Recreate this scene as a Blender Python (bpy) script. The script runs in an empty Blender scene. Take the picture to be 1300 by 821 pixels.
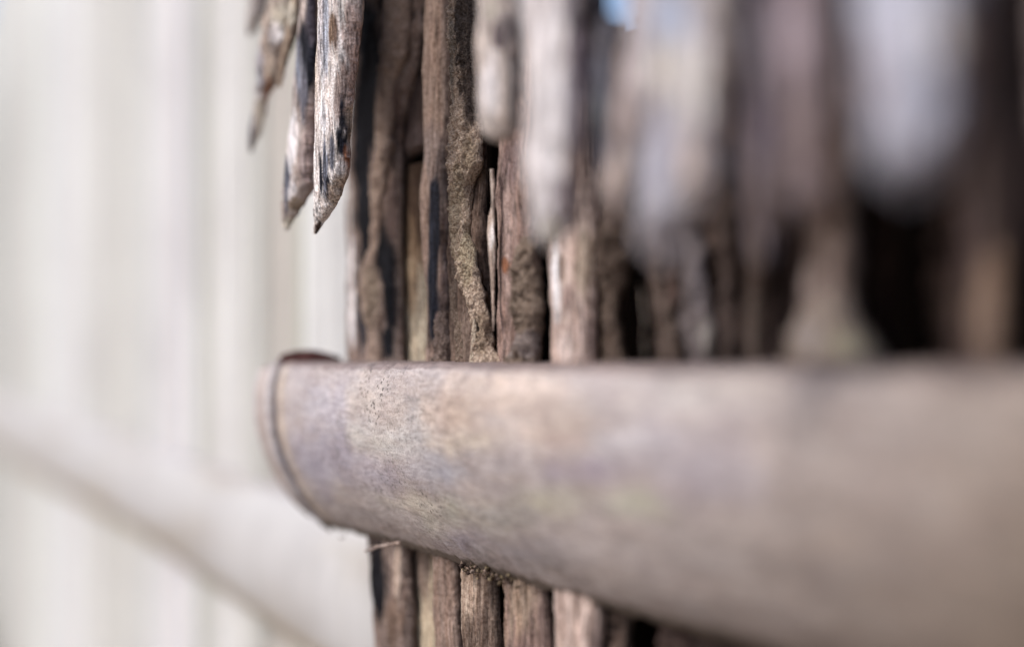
import bpy, math, random
from mathutils import Vector, noise as N
random.seed(7)
S = bpy.context.scene
COL = S.collection
EYE = 0.90                      # camera height above the ground
F = 1300*50/36.0                # focal length in photograph pixels
HOR = 455.0                     # horizon row in the photograph
A, B = math.sin(math.radians(27.5)), math.cos(math.radians(27.5))
P0 = (-0.0415, 0.5)
ROT = math.atan2(-B, A)

# ---------- wall frame: t runs right along the wall, y runs into the wall, z up (0 = eye level)
def world(t, y, z): return Vector((P0[0]+A*t+B*y, P0[1]-B*t+A*y, EYE+z))
def depth(t, y): return P0[1]-B*t+A*y
def t_at(px, y):
    m = (px-650)/F
    return (m*(P0[1]+A*y)-P0[0]-B*y)/(A+m*B)
def z_at(py, d): return (HOR-py)/F*d
def proj(t, y, z):
    X = P0[0]+A*t+B*y; Y = depth(t, y)
    return 650+F*X/Y, HOR-F*z/Y

def n3(x, y, z): return N.noise(Vector((x, y, z)))
def fbm(x, y, z, o=4):
    a, f, s = 1.0, 1.0, 0.0
    for _ in range(o):
        s += a*N.noise(Vector((x*f, y*f, z*f))); a *= .5; f *= 2.03
    return s
def mixc(a, b, f): return (a[0]+(b[0]-a[0])*f, a[1]+(b[1]-a[1])*f, a[2]+(b[2]-a[2])*f)
def sstep(a, b, x):
    x = max(0, min(1, (x-a)/(b-a))); return x*x*(3-2*x)

# ---------- materials
def nodes(m):
    m.use_nodes = True; nt = m.node_tree; nt.nodes.clear(); return nt
def material(name, stretch=(1, 1, .05), fine=950, contrast=.5, pits=0.0, pitscale=1500, warm=(.75, .55, .42),
             bump=.5, bumpdist=.0006, speck=0.0, speckscale=900, rough=.85, spec=.2, mottle=.35, mottlescale=120):
    m = bpy.data.materials.new(name); nt = nodes(m); L = nt.links.new
    def nd(t, **k):
        n = nt.nodes.new(t)
        for a, b in k.items(): setattr(n, a, b)
        return n
    out = nd('ShaderNodeOutputMaterial'); bs = nd('ShaderNodeBsdfPrincipled'); L(bs.outputs[0], out.inputs[0])
    bs.inputs['Roughness'].default_value = rough; bs.inputs['Specular IOR Level'].default_value = spec
    tc = nd('ShaderNodeTexCoord'); oi = nd('ShaderNodeObjectInfo')
    off = nd('ShaderNodeVectorMath', operation='SCALE'); off.inputs[0].default_value = (3.1, 1.7, 5.3)
    L(oi.outputs['Random'], off.inputs['Scale'])
    ad = nd('ShaderNodeVectorMath', operation='ADD'); L(tc.outputs['Object'], ad.inputs[0]); L(off.outputs[0], ad.inputs[1])
    # slight meander of the fibres
    wn = nd('ShaderNodeTexNoise'); wn.inputs['Scale'].default_value = 30; wn.inputs['Detail'].default_value = 2; L(ad.outputs[0], wn.inputs['Vector'])
    ws = nd('ShaderNodeVectorMath', operation='MULTIPLY'); L(wn.outputs['Color'], ws.inputs[0]); ws.inputs[1].default_value = (.006, .006, .006)
    wa = nd('ShaderNodeVectorMath', operation='ADD'); L(ad.outputs[0], wa.inputs[0]); L(ws.outputs[0], wa.inputs[1])
    mp = nd('ShaderNodeMapping'); mp.inputs['Scale'].default_value = stretch; L(wa.outputs[0], mp.inputs['Vector'])
    def noise_(vec, sc, det=4, r=.6):
        n = nd('ShaderNodeTexNoise'); n.inputs['Scale'].default_value = sc; n.inputs['Detail'].default_value = det
        n.inputs['Roughness'].default_value = r; L(vec, n.inputs['Vector']); return n.outputs['Fac']
    def rng(v, a, b, c, d):
        n = nd('ShaderNodeMapRange'); n.inputs[1].default_value = a; n.inputs[2].default_value = b
        n.inputs[3].default_value = c; n.inputs[4].default_value = d; L(v, n.inputs[0]); return n.outputs[0]
    def mix(fac, a, b, mode='MIX'):
        n = nd('ShaderNodeMix', data_type='RGBA', blend_type=mode)
        if isinstance(fac, float): n.inputs[0].default_value = fac
        else: L(fac, n.inputs[0])
        for sck, v in ((n.inputs[6], a), (n.inputs[7], b)):
            if isinstance(v, tuple): sck.default_value = (*v, 1)
            else: L(v, sck)
        return n.outputs[2]
    at = nd('ShaderNodeAttribute', attribute_name='tint')
    fib = noise_(mp.outputs[0], fine); fib2 = noise_(mp.outputs[0], fine*.28, 3)
    iso = noise_(ad.outputs[0], pitscale, 3); mot = noise_(ad.outputs[0], mottlescale, 4)
    c = mix(rng(fib2, .42, .62, 0, mottle), at.outputs['Color'], warm, 'MULTIPLY')
    c = mix(rng(mot, .45, .62, 0, mottle), c, (.62, .58, .60), 'MULTIPLY')
    k = nd('ShaderNodeCombineColor'); v = rng(fib, .3, .7, 1-contrast, 1+contrast)
    for i in range(3): L(v, k.inputs[i])
    c = mix(1.0, c, k.outputs[0], 'MULTIPLY')
    h = fib
    if pits:
        pv = rng(iso, .36, .60, 1.0, 0.0)
        c = mix(pv if pits >= 1 else rng(iso, .36, .60, pits, 0.0), c, (.32, .25, .21), 'MULTIPLY')
        hm = nd('ShaderNodeMath', operation='ADD'); L(fib, hm.inputs[0]); L(iso, hm.inputs[1]); h = hm.outputs[0]
    if speck:
        vo = nd('ShaderNodeTexVoronoi'); vo.inputs['Scale'].default_value = speckscale; L(ad.outputs[0], vo.inputs['Vector'])
        sz = nd('ShaderNodeSeparateColor'); L(vo.outputs['Color'], sz.inputs[0])
        dv = nd('ShaderNodeMath', operation='SUBTRACT'); L(rng(sz.outputs[0], .2, 1, 0, .60), dv.inputs[0]); L(vo.outputs['Distance'], dv.inputs[1]); sp = dv.outputs[0]; sm = noise_(ad.outputs[0], 70, 2)
        ml = nd('ShaderNodeMath', operation='MULTIPLY'); L(rng(sp, 0, .08, 0, 1), ml.inputs[0]); L(rng(sm, .42, .55, 0, speck), ml.inputs[1])
        at2 = nd('ShaderNodeAttribute', attribute_name='speck')
        m2 = nd('ShaderNodeMath', operation='MULTIPLY'); L(ml.outputs[0], m2.inputs[0]); L(at2.outputs['Fac'], m2.inputs[1])
        c = mix(m2.outputs[0], c, (.045, .035, .03))
    L(c, bs.inputs['Base Color'])
    bp = nd('ShaderNodeBump'); bp.inputs['Strength'].default_value = bump; bp.inputs['Distance'].default_value = bumpdist
    L(h, bp.inputs['Height']); L(bp.outputs[0], bs.inputs['Normal'])
    return m
M_FIB = material('weathered_fibre', fine=1300, contrast=.85, pits=.6, pitscale=1300, bump=.9, mottle=.32, spec=.1)
M_SLAT = material('rotten_slat', contrast=.55, pits=.6, pitscale=700, bump=.7, mottlescale=180, spec=.08)
M_MUD = material('dried_mud', stretch=(1, 1, .8), fine=900, contrast=.36, pits=.75, pitscale=1300, bump=1.0, bumpdist=.0012, warm=(.86, .78, .72), mottle=.25, spec=.1, rough=.95)
M_RAIL = material('weathered_rail', stretch=(.16, 1, 1), fine=800, contrast=.26, pits=.42, pitscale=1500, warm=(.92, .84, .76), bump=.3, bumpdist=.0003, speck=1.0, speckscale=720, rough=.6, spec=.35, mottle=.38, mottlescale=75)
M_FAR = material('pale_bamboo', stretch=(1, 1, .03), fine=260, contrast=.12, warm=(.93, .91, .86), bump=.2, rough=.6, mottle=.2, mottlescale=12)

M_GAP_SHADE = material('gap_shade_black', contrast=.3, spec=0.0, rough=1.0, mottle=.2)  # near-black without gloss, stands in for the shade behind the gaps

# ---------- objects
def tag(o, label=None, cat=None, group=None, kind=None):
    if label: o['label'] = label
    if cat: o['category'] = cat
    if group: o['group'] = group
    if kind: o['kind'] = kind
    return o
def mesh(name, verts, faces, m, parent=None, origin=None, tints=None, specks=None, smooth=True, rot=ROT):
    """verts in the wall frame; origin (t,y,z) becomes the object's origin"""
    if parent is not None: o0 = parent['_o']
    else: o0 = origin or (0, 0, 0)
    me = bpy.data.meshes.new(name)
    me.from_pydata([(v[0]-o0[0], v[1]-o0[1], v[2]-o0[2]) for v in verts], [], faces)
    me.materials.append(m)
    if tints:
        a = me.color_attributes.new('tint', 'FLOAT_COLOR', 'POINT')
        a.data.foreach_set('color', [c for t in tints for c in (t[0], t[1], t[2], 1.0)])
    if specks:
        a = me.attributes.new('speck', 'FLOAT', 'POINT'); a.data.foreach_set('value', specks)
    me.polygons.foreach_set('use_smooth', [smooth]*len(faces))
    o = bpy.data.objects.new(name, me); COL.objects.link(o)
    if parent is not None: o.parent = parent
    else:
        o.location = world(*o0); o.rotation_euler = (0, 0, rot)
    o['_o'] = o0
    return o

def interp(tab, z):
    """tab: rows (z, a, b, ...) with falling z"""
    if z >= tab[0][0]: return tab[0][1:]
    for p, q in zip(tab, tab[1:]):
        if z >= q[0]:
            f = (p[0]-z)/max(1e-9, p[0]-q[0])
            f = f*f*(3-2*f)*.5+f*.5
            return tuple(p[i]+(q[i]-p[i])*f for i in range(1, len(p)))
    return tab[-1][1:]

SOFT = (.62, 1.05)
def paint(px, py, base, blobs, wob, t, y, z):
    dx = fbm(t*90+wob, y*90, z*30, 3)*.55; dy = fbm(t*60, y*60+wob+9, z*40, 3)*.5
    c = base; fr = .30*fbm(t*850, wob+3, z*16, 2) if SOFT[0] > .2 else 0
    for (bx, by, rx, ry, col) in blobs:
        r = math.hypot((px-bx)/rx+dx, (py-by)/ry+dy)+fr
        if r < 1.3: c = mixc(c, col, 1-sstep(*SOFT, r))
    return c

def stick(name, y0, prof, m, base, blobs=(), thick=.005, bow=.003, cols=26, dz=.0006, rough=.0005, edge=.0008,
          fib=1.0, top=None, bottom=None, mode='fibre', tip=0.0, wander=.0007, parent=None, seed=0, lean=0.0, blobw=1.0, tipz=None):
    """a strip following prof = rows (py, xL, xR) of photograph pixels laid on the wall plane y0"""
    tab = []
    for r in prof:
        py, xl, xr = r[:3]; yo = y0+(r[3] if len(r) > 3 else 0)
        tl, tr = t_at(xl, yo), t_at(xr, yo)
        # the strip is seen at a slant: share its visible width between face, bulge and edge so its silhouette fits
        nx = lambda q: abs(proj((tl+tr)/2, yo+q, 0)[0]-proj((tl+tr)/2, yo, 0)[0])/abs(q)
        room = (xr-xl)/nx(.002)
        bw_, th_ = min(bow, .34*room), min(thick, .30*room)
        for _ in range(4):
            lo = min(proj(tl+(tr-tl)*u, yo-bw_*math.sqrt(max(0, 1-(2*u-1)**2)), 0)[0] for u in [i/16 for i in range(17)])
            hi = max(proj(tr, yo, 0)[0], proj(tl+(tr-tl)*.94, yo+th_*.85, 0)[0])
            g_ = (proj(tl+.001, yo, 0)[0]-proj(tl, yo, 0)[0])/.001
            tl += (xl-lo)/g_; tr += (xr-hi)/g_
            if tr-tl < .0004: c0 = (tl+tr)/2; tl, tr = c0-.0002, c0+.0002
        tab.append((z_at(py, depth((tl+tr)/2, yo)), tl, tr, yo, bw_, th_))
    ztop = top if top is not None else tab[0][0]; zbot = bottom if bottom is not None else tab[-1][0]
    zs = []; z = ztop
    while z > zbot:
        zs.append(z)
        inside = tab[-1][0]-.002 <= z <= tab[0][0]+.002 and -.24 < z < .18
        z -= dz if inside else .008
    zs.append(zbot)
    V, Fc, T = [], [], []
    K = cols; Kb = max(4, cols//4); R = K+1+Kb
    tm = sum(tab[0][1:3])/2
    for z in zs:
        tl, tr, yy, bw, th = interp(tab, z)
        s9 = seed*7.3
        el = edge*(fbm(s9, z*260, 1.5, 4)+.2*n3(s9, z*900, 7)); er = edge*(fbm(s9+40, z*260, 3.5, 4)+.2*n3(s9, z*900, 3))
        if mode == 'mud': el, er = edge*(fbm(s9, z*110, 1.5, 3)), edge*(fbm(s9+40, z*110, 3.5, 3))
        wl = min(1, (tr-tl)/.012)*wander; tl += wl*fbm(s9+3, z*42, .5, 3); tr += wl*fbm(s9+17, z*42, 2.5, 3)
        w = tr-tl; tf = tip*(1-sstep(0, .024, z-zbot)); el *= 1+1.6*tf; er *= 1+1.6*tf
        for k in range(K+1):
            u = k/K; uu = 2*u-1
            e = 1-abs(uu)**2.4
            t = tl+w*u+(el if uu < 0 else er)*abs(uu)**9
            y = yy-bw*math.sqrt(max(0, 1-uu*uu)) + th*.5*(1-min(1, e*4))
            if mode == 'mud':
                q1, q2 = .0035*n3(t*140, z*140, s9), .0035*n3(t*140, z*140, s9+9)
                d = .6*fbm(t*150+s9, y0*90, z*70, 3)+.85*fbm((t+q1)*480, s9, (z+q2)*300, 3)+.45*max(0, n3(t*700, s9, z*420))**.6+.30*n3(t*1500, s9, z*900)
            else:
                d = fib*(fbm(t*420+s9, s9, z*26, 4)*.9+.5*n3(t*1300, s9, z*60))+.35*fbm(t*300, s9+5, z*90, 3)+.12*n3(t*1500, s9, z*500)
            if tf: d = d*(1-.5*tf)+tf*(1.9*fbm(t*500, s9, z*330, 3)+.5*n3(t*1300, s9, z*900))
            y += rough*d*((.10+.90*min(1, e*1.6)) if mode == 'mud' else (.35+.65*min(1, e*2)))*min(1, .15+bw/max(1e-6, bow))
            V.append((t, y+lean*(z-zs[-1]), z))
        for k in range(Kb):
            u = 1-(k+.5)/Kb
            V.append((tl+w*(.06+.88*u), yy+th*(.75+.25*math.sin(u*math.pi))+lean*(z-zs[-1])+rough*n3(u*9, s9, z*200), z))
    for i in range(len(zs)-1):
        for k in range(R):
            a, b = i*R+k, i*R+(k+1) % R
            Fc.append((a, a+R, b+R, b))
    Fc.append(tuple(range(R))); n = (len(zs)-1)*R; Fc.append(tuple(n+k for k in reversed(range(R))))
    for v in V:
        px, py = proj(*v); T.append(paint(px, py, base, blobs, seed*3.7, *v))
    o = mesh(name, V, Fc, m, parent, ((tab[0][1]+tab[0][2])/2, y0, zbot), T)
    return o

# colours (albedo)
BLACK = (.012, .012, .015); INK = (.022, .024, .034); SLATE = (.16, .17, .21)
PALE = (.74, .70, .68); WHITE = (.88, .86, .87); PINK = (.52, .41, .37); BROWN = (.20, .145, .115); DBROWN = (.085, .06, .05)
MUD = (.42, .32, .26); TAN = (.42, .33, .24); LILAC = (.42, .38, .42); RUST = (.26, .12, .07); CREAM = (.60, .56, .47)
TOP = .46
GI = 'rotten inner bamboo slats behind the rail'; GO = 'broken outer bamboo slats hanging above the rail'

# ======================================================= outer hanging slats
def outer(y0, prof, base, blobs, label, **k):
    k.setdefault('top', TOP); k.setdefault('thick', .006)
    o = stick('bamboo_cane', y0, prof, k.pop('m', M_FIB), base, blobs, **k)
    return tag(o, label, 'bamboo cane', GO)

# C: the sharp stub
outer(-.017, [(-40, 405, 465), (0, 404, 464), (60, 403, 460), (110, 402, 454), (160, 401, 450), (200, 400, 447), (225, 399.5, 444), (245, 399, 437), (262, 398.5, 428),
              (275, 398, 419), (284, 398, 410), (291, 398.5, 405), (297, 399, 401)], PALE,
      [(455, 60, 14, 95, PINK), (440, 120, 16, 50, (.40, .32, .29)), (410, 45, 10, 60, (.66, .64, .66)), (414, 20, 5, 70, (.40, .43, .50)), (424, 35, 6, 22, (.30, .21, .15)), (427, 40, 3.5, 25, BROWN),
       (434, 145, 4, 34, INK), (431, 178, 6, 24, INK), (440, 165, 3, 30, INK), (437, 192, 5, 12, INK), (414, 222, 4, 40, SLATE), (408, 228, 2.5, 30, INK), (421, 196, 3.5, 30, SLATE), (417, 240, 3, 20, INK), (447, 150, 6, 40, (.42, .34, .27)), (440, 203, 5, 22, RUST),
       (432, 245, 14, 22, (.50, .42, .35)), (410, 265, 10, 16, PALE), (404, 289, 6, 9, DBROWN), (401, 90, 3, 90, (.75, .68, .62)), (413, 150, 8, 28, WHITE), (418, 112, 8, 22, PALE)],
      'sharpest grey hanging slat ending in a ragged point, blue-black streaks above its tip', cols=76, dz=.0003, tip=1.0, rough=.0011, edge=.0011, bow=.0075, seed=1, fib=1.1)
# B
outer(-.012, [(-40, 384, 404), (0, 381, 403), (60, 377, 403), (120, 371, 403), (180, 366, 403), (215, 363, 402), (240, 361, 400), (258, 359, 391), (270, 359, 382), (280, 359, 374), (288, 360.5, 369), (292, 363, 366)], (.50, .44, .41),
      [(389, 75, 16, 65, INK), (384, 130, 8, 40, SLATE), (378, 100, 5, 60, (.28, .30, .36)), (396, 20, 10, 50, (.10, .09, .11)), (364, 225, 5, 50, SLATE), (370, 190, 8, 40, WHITE), (372, 250, 6, 20, WHITE), (390, 205, 13, 48, (.44, .36, .34)),
       (397, 165, 8, 30, PINK), (380, 260, 14, 10, (.34, .28, .22)), (366, 283, 8, 9, CREAM), (363, 262, 3, 20, SLATE)],
      'hanging slat left of the sharpest one, blue-black above, pale tip', cols=56, dz=.00034, tip=1.0, rough=.0011, edge=.0011, bow=.005, seed=2)
# A: two ragged strands, further off
A_ = outer(-.004, [(-40, 350, 392), (0, 344, 390), (30, 336, 388), (55, 331, 379), (75, 329, 368), (95, 328, 361), (108, 326, 357), (120, 325, 345), (150, 320, 336), (170, 317, 331), (183, 315, 324), (193, 316, 318)], (.52, .44, .385),
      [(360, 25, 16, 30, CREAM), (352, 45, 10, 18, WHITE), (382, 30, 12, 50, DBROWN), (370, 62, 12, 14, BROWN), (330, 110, 5, 70, (.42, .42, .47)), (341, 100, 7, 35, (.52, .44, .36)), (318, 165, 4, 34, SLATE), (330, 150, 6, 40, CREAM), (340, 128, 7, 30, (.38, .22, .15)), (356, 95, 5, 20, (.34, .25, .18))],
      'leftmost hanging slat, twisted brown with a thin tip pointing down left', cols=36, dz=.0006, rough=.0022, edge=.0022, bow=.006, seed=3)
stick('splinter', -.008, [(-40, 371, 384), (10, 366, 382), (50, 360, 376), (80, 354, 366), (100, 352, 361), (112, 354, 357)], M_FIB, (.34, .27, .21), [(370, 20, 9, 22, CREAM)], cols=14, rough=.001, bow=.003, seed=31, parent=A_, top=.2)
outer(.004, [(-40, 318, 345), (0, 315, 342), (20, 314, 338), (34, 313, 330), (44, 314, 322)], (.50, .47, .45), [(330, 5, 14, 22, (.40, .37, .36))],
      'short grey slat end at the very top, left of all the other hanging slats', cols=20, dz=.001, rough=.0012, bow=.004, seed=4)
# dark gap filler behind C at top
outer(-.002, [(-40, 386, 432), (0, 386, 430), (40, 388, 424), (80, 398, 420), (110, 404, 416)], DBROWN, [], 'dark brown slat stump half hidden behind the two sharp hanging slats', cols=20, dz=.001, rough=.001, seed=5)
# D
outer(-.012, [(-40, 612, 668), (0, 611, 668), (60, 609, 668), (110, 608, 666), (150, 609, 664), (165, 612, 660), (174, 620, 655), (180, 630, 640)], (.60, .54, .50),
      [(632, 45, 13, 26, (.10, .08, .09)), (645, 35, 14, 20, (.24, .21, .21)), (656, 75, 7, 18, (.22, .17, .16)), (620, 110, 12, 45, WHITE), (622, 12, 8, 18, (.5, .48, .42)), (645, 150, 12, 20, (.56, .49, .44))],
      'short pale hanging slat with a dark hollow, left of the wide white one', cols=36, dz=.0008, rough=.0014, edge=.001, bow=.005, seed=6)
# E: white, right flank painted brown as its shadow side
outer(-.026, [(-40, 664, 752), (0, 666, 752), (90, 668, 750), (160, 668, 750), (220, 671, 748), (260, 675, 744), (290, 680, 732), (306, 686, 718), (316, 694, 706)], (.82, .80, .81),
      [(745, 60, 26, 120, BROWN), (733, 100, 12, 90, (.34, .30, .36)), (738, 200, 22, 80, (.32, .23, .19)), (725, 150, 8, 80, LILAC), (735, 260, 22, 40, (.20, .16, .16)), (712, 265, 10, 40, (.36, .31, .33)), (697, 295, 9, 18, (.55, .52, .38)), (720, 10, 14, 25, (.5, .47, .5))],
      'wide white hanging slat with its shaded right flank painted brown, above the pink slat', cols=40, dz=.001, rough=.0016, bow=.0055, thick=.005, edge=.0022, tip=1.0, seed=7)
# F dark bluish
outer(-.018, [(-40, 742, 770), (14, 742, 773), (34, 744, 786), (60, 745, 795), (130, 748, 790), (190, 751, 782), (225, 756, 776), (238, 762, 770)], (.17, .17, .20),
      [(788, 70, 12, 60, BLACK), (764, 90, 12, 70, (.25, .26, .31)), (764, 150, 12, 40, (.28, .31, .34)), (750, 30, 10, 60, DBROWN)],
      'narrow blue-black hanging slat right of the wide white one, under the spot of light', cols=26, dz=.0012, rough=.001, bow=.004, seed=8)
# G light
outer(-.024, [(40, 797, 815), (60, 790, 822), (100, 782, 820), (160, 776, 816), (210, 770, 806), (245, 768, 798), (268, 772, 790), (278, 776, 784)], (.46, .39, .37),
      [(782, 225, 14, 40, (.82, .72, .67)), (795, 120, 10, 40, (.62, .54, .52)), (803, 55, 18, 26, (.16, .11, .09)), (812, 180, 12, 60, (.24, .19, .18)), (772, 170, 6, 50, SLATE)],
      'slim pinkish hanging slat between the blue-black one and the broad grey-blue one', cols=26, dz=.0012, rough=.0016, bow=.004, edge=.0025, tip=1.0, seed=9, top=z_at(40, .36))
# H broad
outer(-.033, [(-40, 806, 932), (0, 804, 936), (60, 804, 934), (120, 805, 930), (180, 806, 922), (230, 808, 912), (270, 810, 896), (305, 815, 876), (328, 824, 858), (340, 834, 846)], (.54, .52, .55),
      [(850, 20, 34, 60, (.42, .47, .58)), (880, 110, 34, 70, (.72, .71, .69)), (835, 90, 18, 40, (.62, .59, .53)), (915, 20, 22, 80, (.48, .44, .42)), (835, 210, 18, 80, (.46, .48, .58)), (870, 220, 24, 50, (.64, .57, .54)), (815, 150, 8, 60, (.30, .26, .26)),
       (926, 130, 16, 90, (.30, .22, .19)), (850, 300, 36, 34, (.30, .27, .28))],
      'broad grey-blue hanging slat with a cream middle, right of the slim pinkish one', cols=40, dz=.0015, rough=.0016, bow=.004, thick=.004, edge=.003, tip=1.0, seed=10)
# I purple brown
outer(-.024, [(-40, 934, 1004), (60, 936, 1002), (140, 944, 998), (220, 950, 994), (280, 955, 985), (322, 960, 976), (334, 966, 972)], (.30, .26, .29),
      [(975, 170, 14, 100, (.10, .08, .12)), (950, 60, 14, 60, (.36, .33, .36)), (940, 110, 10, 70, (.12, .08, .07)), (972, 260, 18, 60, (.16, .12, .11))],
      'dim purple-grey hanging slat right of the broad grey-blue one', cols=26, dz=.002, rough=.0016, bow=.006, edge=.003, tip=1.0, seed=11)
outer(-.030, [(-40, 990, 1086), (60, 992, 1084), (140, 996, 1072), (200, 1000, 1066), (245, 1004, 1060), (262, 1014, 1046), (270, 1024, 1034)], (.36, .30, .31),
      [(1005, 50, 30, 90, (.40, .34, .38)), (1060, 60, 28, 90, (.22, .17, .17)), (1010, 190, 20, 70, (.38, .31, .31)), (1050, 190, 26, 80, (.19, .14, .13))],
      'mauve-brown hanging slat left of the large bright blue-white one', cols=26, dz=.002, rough=.0016, bow=.006, edge=.003, tip=1.0, seed=12)
# J bright, the shade on its right flank painted in brown
outer(-.036, [(-40, 1096, 1246), (0, 1092, 1250), (80, 1096, 1246), (140, 1100, 1242), (190, 1104, 1236), (220, 1114, 1222), (236, 1130, 1204), (242, 1136, 1168), (252, 1146, 1158)], (.53, .56, .66),
      [(1232, 70, 42, 130, (.26, .20, .19)), (1220, 190, 40, 70, (.22, .17, .16)), (1150, 222, 50, 40, (.30, .30, .35)), (1190, 40, 18, 60, (.60, .58, .58)), (1108, 120, 12, 90, (.42, .38, .42))],
      'large bright blue-white hanging slat near the right side', cols=30, dz=.002, rough=.0016, bow=.007, thick=.004, edge=.004, tip=1.0, seed=13)
outer(-.024, [(-40, 1240, 1322), (80, 1242, 1322), (200, 1242, 1322), (280, 1250, 1316), (320, 1262, 1300), (334, 1272, 1290)], (.10, .075, .07), [(1300, 60, 20, 200, (.05, .04, .04))],
      'dark brown hanging slat at the right edge', cols=22, dz=.003, rough=.0016, bow=.006, edge=.003, tip=1.0, seed=14)
for i, (a, b, e, c) in enumerate([(1330, 1460, 240, (.38, .33, .32)), (1475, 1600, 300, (.26, .2, .18)), (1620, 1780, 260, (.46, .43, .44))]):
    outer(-.028, [(-40, a, b), (e-80, a+8, b-14), (e, (a+b)/2-8, (a+b)/2+8)], c, [], 'weathered hanging slat beyond the right edge of the photo', cols=20, dz=.003, rough=.001, bow=.008, seed=15+i)

# ======================================================= inner slats, running down behind the rail
GROUND = -EYE
def inner(y0, xl, xr, base, blobs, label, ys=(-40, 460), **k):
    prof = k.pop('prof', None) or [(ys[0], xl, xr), (ys[1], xl, xr)]
    k.setdefault('top', TOP); k.setdefault('bottom', GROUND+.002)
    k.setdefault('wander', .0016); k['rough'] = k.get('rough', .001)*1.35
    o = stick('bamboo_cane', y0, prof, k.pop('m', M_SLAT), base, blobs, **k)
    return tag(o, label, 'bamboo cane', GI)
def crust(par, y0, prof, base, blobs, **k):
    k.setdefault('rough', .0027); k.setdefault('edge', .0022); k.setdefault('cols', 40); k.setdefault('dz', .0005); k.setdefault('bow', .005)
    k.setdefault('thick', .003)
    return stick('mud_crust', y0, prof, M_MUD, base, blobs, mode='mud', parent=par, **k)
# a: black stained end slat with mud trail
sa = inner(.030, 0, 0, (.24, .185, .16),
      [(510, 330, 4, 130, (.46, .38, .32)), (464, 60, 20, 120, BLACK), (460, 170, 19, 130, BLACK), (462, 270, 19, 90, BLACK), (462, 350, 15, 80, BLACK), (460, 410, 9, 60, INK), (492, 335, 16, 60, BLACK), (498, 395, 13, 55, BLACK), (490, 435, 15, 26, BLACK), (478, 225, 8, 30, (.2, .16, .14)),
       (446, 380, 5, 90, WHITE), (444, 270, 3, 40, (.45, .42, .40)), (500, 260, 12, 50, (.13, .095, .085)), (500, 120, 14, 60, (.12, .085, .075)), (505, 40, 14, 50, DBROWN),
       (480, 740, 16, 60, BLACK), (505, 720, 7, 50, (.5, .4, .33)), (500, 790, 14, 40, BROWN)],
      'end slat beside the open background, stained black, with a mud trail', prof=[(-40, 446, 540), (60, 445, 540), (180, 443, 514), (200, 442, 512), (340, 441, 513), (440, 441, 514), (560, 452, 520), (690, 468, 525), (821, 476, 530)], cols=56, dz=.0005, rough=.0012, edge=.0009, bow=.004, seed=20)
crust(sa, .027, [(-40, 492, 528), (20, 488, 526), (70, 484, 522), (110, 482, 508), (150, 478, 502), (190, 476, 502), (230, 470, 496), (270, 472, 488), (310, 470, 486), (340, 458, 486), (370, 456, 492), (400, 460, 494), (420, 466, 488), (450, 468, 490), (462, 466, 490)], MUD,
      [(480, 60, 10, 60, (.24, .18, .15)), (474, 370, 14, 40, (.33, .26, .20))], seed=21, rough=.002, cols=36)
# dark slat between: upper 515-545 dark brown with arched hole below
sb = inner(.036, 0, 0, (.11, .08, .07), [(522, 80, 16, 100, (.07, .05, .045)), (530, 190, 20, 30, (.17, .13, .12))],
      'dark slat above the arched hole, between the black-stained and the smooth brown slat', prof=[(-40, 506, 556), (150, 506, 556), (188, 508, 554), (202, 512, 522), (206, 513, 516)], bottom=None if 0 else -999 if 0 else z_at(206, depth(t_at(514, .036), .036)), cols=30, dz=.0006, rough=.0014, seed=22)
inner(.0365, 0, 0, (.56, .49, .37), [(528, 300, 40, 60, (.26, .185, .12)), (528, 245, 40, 75, (.09, .06, .042)), (522, 365, 9, 40, (.36, .27, .18)), (530, 720, 20, 60, (.22, .17, .14))],
      'cream slat set back, its lower half showing in the arched hole', prof=[(209, 512, 548), (300, 511, 549), (460, 511, 549), (821, 520, 560)], top=z_at(209, depth(t_at(530, .037), .037)), thick=.003, bow=.0015, cols=24, dz=.0008, rough=.0008, seed=23)
# b smooth brown
sb2 = inner(.029, 0, 0, (.27, .20, .165), [(558, 240, 9, 60, (.14, .11, .10)), (549, 300, 9, 110, INK), (552, 400, 10, 60, INK), (566, 330, 8, 60, (.24, .18, .16)), (557, 405, 4, 16, (.44, .30, .26)), (545, 190, 10, 40, (.24, .19, .17)), (555, 80, 16, 120, (.29, .215, .175))],
      'smooth brown slat, blue-black streak low down, right of the arched hole', prof=[(-40, 539, 578), (180, 538, 578), (240, 534, 576), (330, 538, 572), (380, 545, 574), (460, 541, 576), (690, 548, 584), (821, 552, 590)], cols=36, dz=.0006, rough=.0008, seed=24)
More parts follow.
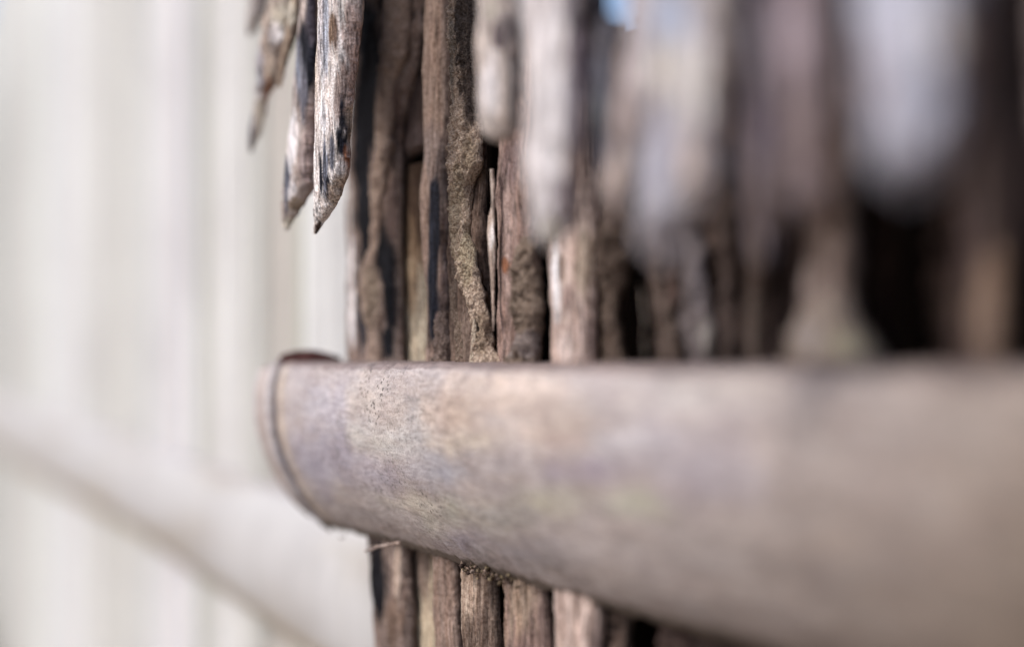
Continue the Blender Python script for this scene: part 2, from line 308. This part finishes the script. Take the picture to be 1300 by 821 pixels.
# c with heavy mud
sc = inner(.029, 0, 0, (.17, .125, .10), [(618, 300, 12, 90, DBROWN), (605, 60, 20, 60, (.08, .06, .055)), (590, 740, 20, 60, (.36, .28, .22))],
      'slat hidden under a thick tan mud crust, in sharp focus at the middle', prof=[(-40, 571, 612), (150, 571, 616), (230, 572, 622), (460, 574, 630), (690, 582, 634), (821, 590, 640)], cols=36, dz=.0006, rough=.0014, seed=25)
crust(sc, .025, [(-40, 571, 608), (0, 569, 607), (40, 568, 608), (75, 572, 609), (110, 574, 608), (145, 573, 610), (165, 570, 612), (210, 569, 615), (240, 571, 604), (270, 571, 600), (300, 572, 601), (325, 574, 606), (350, 582, 611), (380, 592, 618), (410, 598, 626), (440, 602, 630), (462, 600, 640)],
      (.52, .41, .32), [(592, 15, 17, 60, (.085, .07, .062)), (594, 60, 17, 40, (.075, .06, .052)), (596, 115, 16, 50, (.09, .07, .06)), (603, 95, 10, 60, (.05, .04, .036)), (573, 60, 4, 80, (.30, .25, .20)), (580, 260, 12, 60, (.42, .34, .25)), (594, 330, 12, 40, (.46, .38, .27)), (596, 190, 13, 30, (.38, .30, .22)), (612, 420, 12, 40, (.35, .27, .20))],
      seed=26, rough=.0028, cols=64, dz=.00036, bow=.0068, edge=.0024)
crust(sc, .028, [(325, 572, 580), (345, 571, 588), (380, 570, 594), (420, 575, 600), (450, 578, 603), (462, 578, 602)], (.26, .20, .155), [(585, 370, 8, 30, DBROWN)], seed=27, rough=.002, cols=30)
crust(sc, .022, [(405, 600, 604), (425, 599, 607), (450, 597, 606), (462, 595, 606)], (.50, .42, .33), [], seed=28, rough=.0012, cols=16, bow=.003, edge=.0012)
stick('splinter', .022, [(215, 622, 628), (250, 624, 629), (285, 619, 628), (320, 620, 630), (350, 622, 627), (390, 624, 628), (420, 625, 627)], M_FIB, (.45, .37, .32), [(624, 300, 5, 20, PALE)], thick=.001, bow=.0006, cols=12, dz=.0004, edge=.001, rough=.0005, parent=sc, seed=29)
# d reddish brown textured, mud lump lower right
sd = inner(.028, 0, 0, (.30, .215, .185), [(672, 240, 12, 90, (.26, .19, .165)), (645, 280, 10, 120, (.36, .27, .24)), (642, 336, 6, 12, RUST), (648, 210, 14, 40, (.22, .16, .15)), (660, 740, 26, 80, (.34, .26, .20))],
      'reddish fibrous slat with a mud lump low on its right side', prof=[(-40, 632, 692), (170, 634, 692), (300, 632, 690), (460, 632, 690), (690, 638, 700), (821, 644, 706)], cols=56, dz=.0005, rough=.0012, edge=.0007, seed=33, m=M_FIB)
crust(sd, .025, [(300, 664, 672), (318, 655, 686), (340, 652, 692), (370, 650, 692), (400, 652, 693), (430, 656, 690), (450, 645, 690), (462, 640, 690)], (.27, .21, .165), [(668, 440, 25, 22, (.31, .26, .24)), (684, 330, 10, 20, DBROWN)], seed=34, rough=.0026, cols=50, dz=.0004)
# e pink
se = inner(.026, 0, 0, (.54, .43, .38), [(705, 350, 7, 70, WHITE), (720, 380, 8, 16, (.36, .26, .23)), (735, 420, 16, 50, (.50, .40, .36)), (745, 340, 14, 60, (.44, .36, .29)), (716, 440, 12, 20, (.6, .5, .46)), (712, 335, 4, 20, BROWN)],
      'pink weathered slat with a white left edge, rising behind the rail', prof=[(-40, 697, 764), (300, 697, 762), (460, 699, 760), (821, 704, 770)], cols=44, dz=.0006, rough=.0010, seed=35, m=M_FIB)
# f mud column
sf = inner(.034, 0, 0, (.12, .09, .075), [(778, 300, 20, 40, (.17, .135, .09))], 'muddy brown slat between the pink slat and the widest black gap', prof=[(20, 758, 796), (300, 758, 800), (380, 762, 796), (460, 764, 796), (821, 770, 806)], cols=26, dz=.0008, rough=.0022, mode='mud', seed=36, top=z_at(34, .435))
crust(sf, .031, [(250, 768, 800), (300, 762, 812), (330, 762, 806), (380, 764, 790), (420, 766, 794), (462, 766, 798)], (.15, .112, .09), [], seed=37, dz=.0008, cols=26)
# h, 830-870
sh = inner(.032, 0, 0, (.105, .075, .065), [(850, 400, 12, 60, (.17, .125, .11)), (845, 330, 8, 20, (.05, .035, .03))], 'brown slat right of the widest black gap with the thread', prof=[(-40, 806, 858), (300, 818, 868), (350, 826, 872), (460, 836, 874), (821, 838, 884)], cols=30, dz=.0008, rough=.0024, seed=38, mode='mud')
si = inner(.036, 0, 0, (.10, .075, .065), [(925, 380, 30, 80, (.07, .05, .045))], 'very dark slat with grey dried mud left of the slim light one', prof=[(-40, 868, 940), (300, 872, 946), (460, 872, 946), (821, 882, 960)], cols=30, dz=.001, rough=.0028, seed=39, mode='mud')
crust(si, .030, [(280, 868, 884), (330, 872, 902), (380, 868, 904), (410, 866, 912), (440, 872, 914), (462, 874, 912)], (.22, .19, .19), [(896, 425, 10, 26, (.62, .58, .55)), (885, 360, 12, 40, (.30, .27, .29)), (902, 445, 8, 14, (.55, .52, .46))], seed=40, dz=.0008, cols=26)
sj = inner(.028, 0, 0, (.15, .11, .09), [(958, 310, 14, 40, (.24, .19, .15)), (958, 420, 10, 60, (.26, .21, .175))], 'slim light brown slat between two dark hollows', prof=[(-40, 940, 986), (300, 942, 984), (380, 947, 974), (460, 948, 972), (821, 958, 984)], cols=20, dz=.001, rough=.0012, seed=41)
crust(sh, .029, [(300, 818, 846), (330, 824, 852), (370, 828, 848), (410, 832, 860), (462, 834, 868)], (.17, .13, .11), [], seed=63, dz=.0008, cols=26)
crust(si, .033, [(250, 905, 940), (310, 912, 946), (360, 918, 940), (400, 912, 944), (462, 916, 946)], (.12, .09, .08), [], seed=64, dz=.001, cols=24)
crust(sb2, .027, [(395, 556, 570), (415, 550, 574), (440, 554, 576), (462, 548, 578)], (.26, .20, .17), [], seed=65, dz=.0006, cols=26, rough=.002, bow=.003)
sj2 = inner(.038, 0, 0, (.075, .055, .05), [], 'nearly black slat set back left of the pale mud heap', prof=[(-40, 970, 1030), (460, 972, 1032), (821, 980, 1040)], cols=16, dz=.002, rough=.0015, seed=42)
inner(.040, 0, 0, (.05, .032, .028), [(1125, 330, 14, 60, (.09, .06, .05))], 'dark brown cane at the left of the big black hollow', prof=[(-40, 1096, 1150), (300, 1098, 1146), (460, 1100, 1140), (821, 1106, 1150)], cols=20, dz=.002, rough=.003, mode='mud', seed=60)  # very dark brown base colour
inner(.042, 0, 0, (.045, .03, .026), [(1205, 380, 10, 60, (.12, .085, .07))], 'dark brown cane at the right of the big black hollow', prof=[(-40, 1180, 1224), (300, 1184, 1222), (460, 1190, 1222), (821, 1196, 1230)], cols=20, dz=.002, rough=.003, mode='mud', seed=61)  # very dark brown, a lighter patch low down
sk = inner(.026, 0, 0, (.19, .15, .135), [(1060, 265, 30, 30, DBROWN), (1050, 370, 34, 40, (.27, .22, .20)), (1030, 300, 16, 30, (.10, .075, .065))], 'tan slat with a pale mud heap at its foot, left of the big black hollow', prof=[(-40, 1018, 1098), (300, 1020, 1098), (380, 1012, 1096), (460, 1004, 1098), (821, 1020, 1110)], cols=22, dz=.002, rough=.0015, seed=43)
crust(sk, .020, [(375, 1040, 1062), (400, 1016, 1090), (430, 1000, 1108), (462, 988, 1126)], (.42, .35, .30), [(1078, 435, 26, 20, (.62, .56, .42)), (1025, 430, 20, 20, (.45, .40, .38))], seed=44, dz=.0015, cols=22, bow=.008, rough=.003)
sl = inner(.026, 0, 0, (.20, .15, .13), [(1265, 400, 36, 80, (.46, .34, .26)), (1225, 300, 20, 60, (.2, .15, .14))], 'tan slat right of the big black hollow, beneath the bright hanging slat', prof=[(-40, 1214, 1292), (300, 1214, 1290), (460, 1214, 1286), (821, 1226, 1304)], cols=22, dz=.002, rough=.0015, seed=45)
for i, (a, b, c) in enumerate([(1330, 1400, (.07, .055, .05)), (1420, 1510, (.2, .15, .13)), (1540, 1650, (.26, .2, .17)), (1690, 1830, (.18, .14, .12))]):
    inner(.030, a, b, c, [], 'rotten inner slat beyond the right edge of the photo', cols=14, dz=.004, rough=.0015, seed=46+i)

# near-black sheet added behind everything, its colour standing in for shade in the gaps
V, Fc, T = [], [], []
ts = [t_at(505, .054)+i*.012 for i in range(66)]
for j, y in enumerate((.055, .060)):
    for t in ts:
        for z in (-EYE+.01, -.3, -.1, 0, .1, .107, .3, TOP):
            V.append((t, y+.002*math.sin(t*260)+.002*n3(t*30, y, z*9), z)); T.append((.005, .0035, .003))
nz = 8; nt_ = len(ts)
def vi(j, i, k): return (j*nt_+i)*nz+k
ih = min(range(nt_), key=lambda i: abs(proj(ts[i], .057, .11)[0]-790))
for i in range(nt_-1):
    for k in range(nz-1):
        if k >= 5 and i in (ih, ih-1, ih+1): continue
        Fc.append((vi(0, i, k), vi(0, i+1, k), vi(0, i+1, k+1), vi(0, i, k+1))); Fc.append((vi(1, i, k), vi(1, i, k+1), vi(1, i+1, k+1), vi(1, i+1, k)))
for k in range(nz-1):
    for i in (0, nt_-1): Fc.append((vi(0, i, k), vi(0, i, k+1), vi(1, i, k+1), vi(1, i, k)))
o = mesh('gap_shade_sheet', V, Fc, M_GAP_SHADE, None, (ts[0], .057, -EYE+.01), T)
tag(o, 'added near-black sheet standing for shade behind the gaps between the inner slats', 'board')

# ======================================================= rail
TN = t_at(352, 0)
OUT = [(.030, -.0014), (.018, -.0016), (.006, -.0018), (.0022, -.0030), (.0004, -.0060), (-.0010, -.0120), (-.0012, -.0200), (-.0004, -.0300), (.0022, -.0400), (.0068, -.0500), (.0120, -.0595), (.0185, -.0675), (.0262, -.0738)]
def smooth_profile(P, n):
    out = []
    for i in range(len(P)-1):
        p0 = P[max(0, i-1)]; p1 = P[i]; p2 = P[i+1]; p3 = P[min(len(P)-1, i+2)]
        for k in range(n):
            u = k/n
            out.append(tuple(.5*((2*p1[j])+(-p0[j]+p2[j])*u+(2*p0[j]-5*p1[j]+4*p2[j]-p3[j])*u*u+(-p0[j]+3*p1[j]-3*p2[j]+p3[j])*u**3) for j in (0, 1)))
    out.append(P[-1]); return out
PR = smooth_profile(OUT, 7)
rail = bpy.data.objects.new('bamboo_rail', None); COL.objects.link(rail)
ro = (TN, .01, -.035); rail.location = world(*ro); rail.rotation_euler = (0, 0, ROT); rail['_o'] = ro
tag(rail, 'horizontal weathered grey half bamboo rail with a node ring near its left end', 'bamboo rail')
RB = (.50, .455, .455)
RBL = [(430, 520, 60, 60, (.52, .50, .57)), (400, 500, 30, 40, (.56, .54, .60)), (410, 585, 60, 40, (.46, .44, .53)), (470, 510, 45, 55, (.60, .54, .51)), (490, 560, 50, 26, (.66, .65, .64)), (530, 545, 30, 40, (.60, .59, .60)), (480, 600, 60, 28, (.50, .47, .54)),
       (560, 590, 40, 34, (.44, .44, .50)), (590, 520, 60, 40, (.60, .50, .44)), (660, 500, 80, 36, (.66, .57, .52)), (600, 560, 60, 20, (.60, .53, .46)), (690, 540, 60, 40, (.58, .50, .46)), (640, 585, 60, 26, (.46, .42, .43)), (750, 600, 60, 26, (.40, .36, .44)),
       (690, 635, 60, 24, (.53, .51, .44)), (810, 645, 50, 24, (.54, .54, .46)), (570, 650, 60, 26, (.50, .49, .44)), (640, 660, 50, 24, (.46, .44, .42)), (590, 690, 40, 16, (.40, .37, .43)), (650, 700, 60, 30, (.38, .35, .37)), (840, 560, 90, 50, (.50, .48, .53)), (900, 600, 90, 60, (.46, .43, .49)), (880, 500, 120, 40, (.54, .51, .51)),
      
       (800, 560, 40, 20, (.56, .54, .58)), (520, 640, 40, 14, (.58, .54, .48)), (470, 650, 40, 14, (.44, .40, .40)), (720, 560, 30, 14, (.5, .42, .40))]
def rail_col(t, y, z):
    global SOFT
    SOFT = (.05, 1.3)
    px, py = proj(t, y, z)
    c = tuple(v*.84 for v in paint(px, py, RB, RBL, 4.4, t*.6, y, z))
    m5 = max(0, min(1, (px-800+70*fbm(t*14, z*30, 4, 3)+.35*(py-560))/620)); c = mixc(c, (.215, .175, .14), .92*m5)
    c = (c[0]*1.0, c[1]*.965, c[2]*.925)
    g = fbm(t*25, y*80, z*90, 4); c = tuple(v*(1+.13*g) for v in c)
    s = t-TN
    w = .0012*n3(z*60, 2, 2)
    c = mixc(c, (.62, .50, .36), .55*math.exp(-((s-.009+w)/.0022)**2))
    c = mixc(c, (.66, .64, .66), .8*math.exp(-((s+.0055)/.003)**2))
    c = mixc(c, (.035, .02, .02), .98*math.exp(-((s+w*.5)/.0021)**4))
    if s < -.010: c = mixc(c, (.44, .39, .40), .7); c = mixc(c, (.55, .45, .34), .6*math.exp(-((s+.022)/.005)**2))
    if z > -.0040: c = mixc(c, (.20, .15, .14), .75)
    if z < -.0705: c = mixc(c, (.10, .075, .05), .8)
    return c
def rail_scale(t):
    s = t-TN
    if s < -.010: return 1-.05*sstep(-.010, -.030, s)-.25*max(0, (-s-.033)/.010)**2
    return 1.0
tt = []; t = TN-.043
while t < .60:
    tt.append(t); t += .0005 if t < TN+.006 else (.0007 if t < .12 else .003)
V, Fc, T, SP = [], [], [], []
n = len(PR)
INN = [(p[0]+.006 if i > 12 else p[0]+.0005, p[1]-(.006 if i < 40 else .0)+.0) for i, p in enumerate(PR)]
cx, cz = .030, -.033
for t in tt:
    k = rail_scale(t); s = t-TN
    ridge = .0022*math.exp(-((s+.0048)/.0032)**2)+.0008*math.exp(-((s-.005)/.004)**2)-.0024*math.exp(-((s)/.0019)**2)
    for q, (y, z) in enumerate(PR):
        dy, dz_ = y-cx, z-cz; l = math.hypot(dy, dz_)
        f = 1+(ridge + .0010*fbm(t*9, y*30, z*30, 3)+.00022*fbm(t*120, y*500, z*500, 3))/l if q > 14 else 1
        e = .0005*fbm(t*20, 5, 5, 2)+.0007*fbm(t*130, 5, 5, 4) if q < 26 else (.0012*fbm(t*160, 9, 9, 4) if q > n-12 else 0)
        yy, zz = cx+dy*f*k, cz+dz_*f*k+e
        V.append((t, yy, zz))
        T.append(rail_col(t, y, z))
        px, py = proj(t, yy, zz)
        near = max(math.exp(-((px-478)/34)**2-((py-505)/55)**2), .9*math.exp(-((py-(600+(px-450)*.42))/20)**2)*(px < 560), .35)
        SP.append(near)
    for q in range(n-1, -1, -1):
        y, z = PR[q]; dy, dz_ = y-cx, z-cz; l = max(.02, math.hypot(dy, dz_))
        th = min(.0055, .0055*max(0.15, abs(dy)/.03)) if q > 12 else .0
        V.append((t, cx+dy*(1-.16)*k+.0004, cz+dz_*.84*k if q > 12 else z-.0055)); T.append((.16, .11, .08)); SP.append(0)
R = 2*n
for i in range(len(tt)-1):
    for q in range(R):
        a, b = i*R+q, i*R+(q+1) % R
        Fc.append((a, a+R, b+R, b))
# end caps as quad strips
for base_, flip in ((0, 0), ((len(tt)-1)*R, 1)):
    for q in range(n-1):
        a, b, c_, d = base_+q, base_+q+1, base_+R-2-q, base_+R-1-q
        Fc.append((a, b, c_, d) if not flip else (d, c_, b, a))
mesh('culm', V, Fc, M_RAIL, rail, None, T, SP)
# node diaphragm: the dark wall that closes the culm at the node, standing a little proud of the cut edge
V, Fc, T = [], [], []
rim = [(.0015, .0008), (.004, .0022), (.009, .0034), (.016, .0036), (.022, .0024), (.029, .0004)]+[(cx+(p[0]-cx)*.93, cz+(p[1]-cz)*.93) for p in reversed(PR[16::4])]
for j, s in enumerate((-.0022, .0006)):
    V.append((TN+s, .019, -.03)); T.append((.10, .06, .055))
    for (y, z) in rim: V.append((TN+s, y, z+.0002*j)); T.append((.12, .055, .05))
m_ = len(rim)+1
for i in range(len(rim)):
    a, b = 1+i, 1+(i+1) % len(rim)
    Fc += [(0, a, b), (m_, m_+b, m_+a), (a, m_+a, m_+b, b)]
mesh('node_wall', V, Fc, M_SLAT, rail, None, T)
# crumbs of mud and frayed fibres stuck along the lower edge of the rail
V, Fc, T = [], [], []
def blob(c, r, seed, col):
    b0 = len(V); ns, nr = 9, 6
    for i in range(nr+1):
        th = math.pi*i/nr
        for j in range(ns):
            ph = 2*math.pi*j/ns; d = Vector((math.sin(th)*math.cos(ph), math.sin(th)*math.sin(ph), math.cos(th)))
            rr = r*(1+.8*N.noise(d*2.4+Vector((seed, 0, 0))))
            V.append((c[0]+d.x*rr, c[1]+d.y*rr, c[2]+d.z*rr*.8)); T.append(col)
    for i in range(nr):
        for j in range(ns): Fc.append((b0+i*ns+j, b0+(i+1)*ns+j, b0+(i+1)*ns+(j+1) % ns, b0+i*ns+(j+1) % ns))
for i in range(130):
    px = random.uniform(588, 665); t = t_at(px, .024)
    blob((t, .024+random.uniform(-.003, .004), -.0722+random.uniform(-.0035, .001)), random.uniform(.00025, .0009), i*3.1, random.choice([MUD, (.16, .12, .08), (.42, .34, .22), DBROWN]))
mesh('mud_crumbs', V, Fc, M_MUD, rail, None, T)

def tube(name, pts, r, m, col, parent=None, seg=7):
    V, Fc, T = [], [], []
    n_ = len(pts)
    for i, p in enumerate(pts):
        p = Vector(p); d = (Vector(pts[min(n_-1, i+1)])-Vector(pts[max(0, i-1)])).normalized()
        a = d.cross(Vector((.3, .9, .2))).normalized(); b = d.cross(a)
        rr = r*(1-.6*i/(n_-1))
        for j in range(seg):
            q = p+(a*math.cos(6.2832*j/seg)+b*math.sin(6.2832*j/seg))*rr; V.append(tuple(q)); T.append(col)
    for i in range(n_-1):
        for j in range(seg): Fc.append((i*seg+j, i*seg+(j+1) % seg, (i+1)*seg+(j+1) % seg, (i+1)*seg+j))
    Fc.append(tuple(range(seg))); Fc.append(tuple((n_-1)*seg+j for j in reversed(range(seg))))
    return mesh(name, V, Fc, m, parent, None if parent else tuple(pts[0]), T)
def pp(px, py, y):
    t = t_at(px, y); return (t, y, z_at(py, depth(t, y)))
tube('frayed_fibre', [pp(508, 688, .016), pp(494, 691, .013), pp(482, 693, .011), pp(472, 697, .010), pp(462, 699, .009)], .00075, M_FIB, (.42, .34, .30), rail)
tube('frayed_fibre', [pp(500, 690, .014), pp(488, 694, .013), pp(478, 692, .012), pp(466, 694, .010)], .00045, M_FIB, (.46, .38, .33), rail)
tube('frayed_fibre', [pp(438, 680, .016), pp(434, 684, .012), pp(430, 681, .010)], .0003, M_FIB, (.3, .24, .2), rail)
th_ = tube('spider_thread', [pp(813, 362, .022), pp(815, 385, .021), pp(817.5, 405, .020), pp(817, 430, .019), pp(819, 456, .017)], .00016, M_FIB, (.55, .47, .4))
tag(th_, 'thin pale thread hanging in the widest black gap above the rail', 'thread')

# ======================================================= the fence behind
g = math.radians(23.25); gx, gy = -math.sin(g), math.cos(g)       # runs away to the left
Q0 = ((330-650)/F*1.01, 1.01)
bf = bpy.data.objects.new('bamboo_fence', None); COL.objects.link(bf)
bf.location = (Q0[0], Q0[1], 0); bf.rotation_euler = (0, 0, math.atan2(gy, gx))
tag(bf, 'pale grey-white bamboo fence out of focus in the background on the left', 'fence')
def fmesh(name, V, Fc, T, m):
    me = bpy.data.meshes.new(name); me.from_pydata(V, [], Fc); me.materials.append(m)
    a = me.color_attributes.new('tint', 'FLOAT_COLOR', 'POINT'); a.data.foreach_set('color', [c for t in T for c in (*t, 1.0)])
    me.polygons.foreach_set('use_smooth', [True]*len(Fc))
    o = bpy.data.objects.new(name, me); COL.objects.link(o); o.parent = bf; return o
def fpx(s, y=0):    # photograph column of a point of that fence
    X, Y = Q0[0]+gx*s-gy*y, Q0[1]+gy*s+gx*y
    return 650+F*X/Y
# local x along the fence (away), local y toward the left of it = camera side
V, Fc, T = [], [], []
s = -.46; k = 0
PALES = [(.52, .515, .50), (.57, .565, .56), (.45, .45, .43), (.53, .52, .50), (.48, .475, .47), (.60, .595, .60), (.42, .42, .39)]
while s < 5.5:
    w = random.uniform(.020, .028) if s < .25 else random.uniform(.028, .042)
    c = random.choice(PALES); x = fpx(s+w/2)
    if 398 < x < 411: c = (.30, .32, .25)
    elif 352 < x < 388: c = (.42, .385, .35)
    elif 411 < x: c = (.63, .63, .64)
    elif 262 < x < 282: c = (.38, .39, .36)
    elif 200 < x < 258 or 55 < x < 120: c = tuple(v*random.uniform(.92, 1.03) for v in (.60, .60, .61))
    elif x < 26: c = (.38, .385, .37)
    c = mixc(c, (.50, .50, .50), .25)
    n_ = 8; b0 = len(V); dy = random.uniform(-.003, .003)
    zz = [0.0, .3, .6, .75, .9, 1.1, 1.4, 1.9]
    for z in zz:
        for q in range(n_+1):
            u = q/n_; V.append((s+w*u, .012*math.sqrt(max(0, 1-(2*u-1)**2*.97))+dy, z)); f = 1+.14*n3(s*9, 1, z*4)+.10*n3(s*40, 1, z*14); T.append((c[0]*f*1.0, c[1]*f*.985, c[2]*f*.95))
        V.append((s+w, -.008, z)); T.append(c); V.append((s, -.008, z)); T.append(c)
    R_ = n_+3
    for i in range(len(zz)-1):
        for q in range(R_):
            a, b = b0+i*R_+q, b0+i*R_+(q+1) % R_
            Fc.append((a, b, b+R_, a+R_))
    Fc.append(tuple(b0+q for q in reversed(range(R_)))); Fc.append(tuple(b0+(len(zz)-1)*R_+q for q in range(R_)))
    s += w+.0015
fmesh('slat_panel', V, Fc, T, M_FAR)
V, Fc, T = [], [], []
ns = 60; na = 18
for i in range(ns+1):
    s = -.46+5.9*(i/ns)**1.3
    ztop = EYE-.083; zb = EYE-(.172+.012*min(1.5, max(0, s))+.02*max(0, s-.6))
    for q in range(na+1):
        a = math.pi*(q/na); z = (ztop+zb)/2+(ztop-zb)/2*math.cos(a); y = .010+.022*math.sin(a)
        V.append((s, y, z)); f = q/na
        m7 = n3(s*4, q*.2, 3); c = mixc((.42, .405, .395), (.32, .28, .235), max(0, m7)*1.4)
        if f > .70: pxs = fpx(s); tn = math.exp(-((pxs-170)/110)**2); c = mixc(c, (.36, .285, .19), max(sstep(.66, .8, f)*.8, tn*sstep(.30, .52, f)))
        if f < .12: c = mixc(c, (.30, .27, .29), 1-f/.12)  # soft shade along the rail's top edge, painted into its colour
        T.append(c)
    for q in range(na, -1, -1):
        a = math.pi*(q/na); V.append((s, .002+.018*math.sin(a), (ztop+zb)/2+(ztop-zb)*.42*math.cos(a))); T.append((.4, .34, .25))
R_ = 2*(na+1)
for i in range(ns):
    for q in range(R_):
        a, b = i*R_+q, i*R_+(q+1) % R_
        Fc.append((a, a+R_, b+R_, b))
Fc.append(tuple(range(R_))); Fc.append(tuple(ns*R_+q for q in reversed(range(R_))))
fmesh('rail', V, Fc, T, M_FAR)

# ground
me = bpy.data.meshes.new('ground'); G = 40
me.from_pydata([(-G, -G, 0), (G, -G, 0), (G, G, 0), (-G, G, 0)], [], [(0, 1, 2, 3)])
gm = bpy.data.materials.new('bare_earth'); nt = nodes(gm)
o1 = nt.nodes.new('ShaderNodeOutputMaterial'); b1 = nt.nodes.new('ShaderNodeBsdfPrincipled'); x1 = nt.nodes.new('ShaderNodeTexNoise'); r1 = nt.nodes.new('ShaderNodeValToRGB')
x1.inputs['Scale'].default_value = 60; x1.inputs['Detail'].default_value = 8
r1.color_ramp.elements[0].color = (.16, .12, .09, 1); r1.color_ramp.elements[1].color = (.34, .29, .24, 1)
nt.links.new(x1.outputs['Fac'], r1.inputs[0]); nt.links.new(r1.outputs[0], b1.inputs['Base Color']); nt.links.new(b1.outputs[0], o1.inputs[0]); b1.inputs['Roughness'].default_value = .95
me.materials.append(gm); o = bpy.data.objects.new('ground', me); COL.objects.link(o); tag(o, kind='structure')

for o in bpy.data.objects:
    if '_o' in o: del o['_o']

# ======================================================= light, camera
SUN_EL, SUN_AZ = math.radians(46), math.radians(252)    # azimuth clockwise from +Y (view direction): from behind left
w = bpy.data.worlds.new('World'); S.world = w; w.use_nodes = True; nt = w.node_tree; nt.nodes.clear()
wo = nt.nodes.new('ShaderNodeOutputWorld'); bg = nt.nodes.new('ShaderNodeBackground'); sk = nt.nodes.new('ShaderNodeTexSky')
sk.sky_type = 'NISHITA'; sk.sun_disc = False; sk.sun_elevation = SUN_EL; sk.sun_rotation = SUN_AZ; sk.dust_density = 2.6; sk.air_density = .8; sk.ozone_density = 1
nt.links.new(sk.outputs[0], bg.inputs[0]); nt.links.new(bg.outputs[0], wo.inputs[0]); bg.inputs[1].default_value = .14
sl_ = bpy.data.lights.new('sun', 'SUN'); sl_.energy = 1.7; sl_.angle = math.radians(14); sl_.color = (1, .98, .965)
so = bpy.data.objects.new('sun', sl_); COL.objects.link(so)
d = Vector((math.sin(SUN_AZ)*math.cos(SUN_EL), math.cos(SUN_AZ)*math.cos(SUN_EL), math.sin(SUN_EL)))
so.rotation_euler = d.to_track_quat('Z', 'Y').to_euler(); so.location = (0, 0, 4)

cd = bpy.data.cameras.new('camera'); co = bpy.data.objects.new('camera', cd); COL.objects.link(co)
co.location = (0, 0, EYE); co.rotation_euler = (math.pi/2, 0, 0)
cd.lens = 50; cd.sensor_width = 36; cd.shift_y = (HOR-410.5)/1300; cd.clip_start = .01; cd.clip_end = 200
cd.dof.use_dof = True; cd.dof.focus_distance = .502; cd.dof.aperture_fstop = 2.6; cd.dof.aperture_blades = 0
S.camera = co
S.view_settings.view_transform = 'Standard'; S.view_settings.look = 'None'; S.view_settings.gamma = 1; S.view_settings.exposure = .66
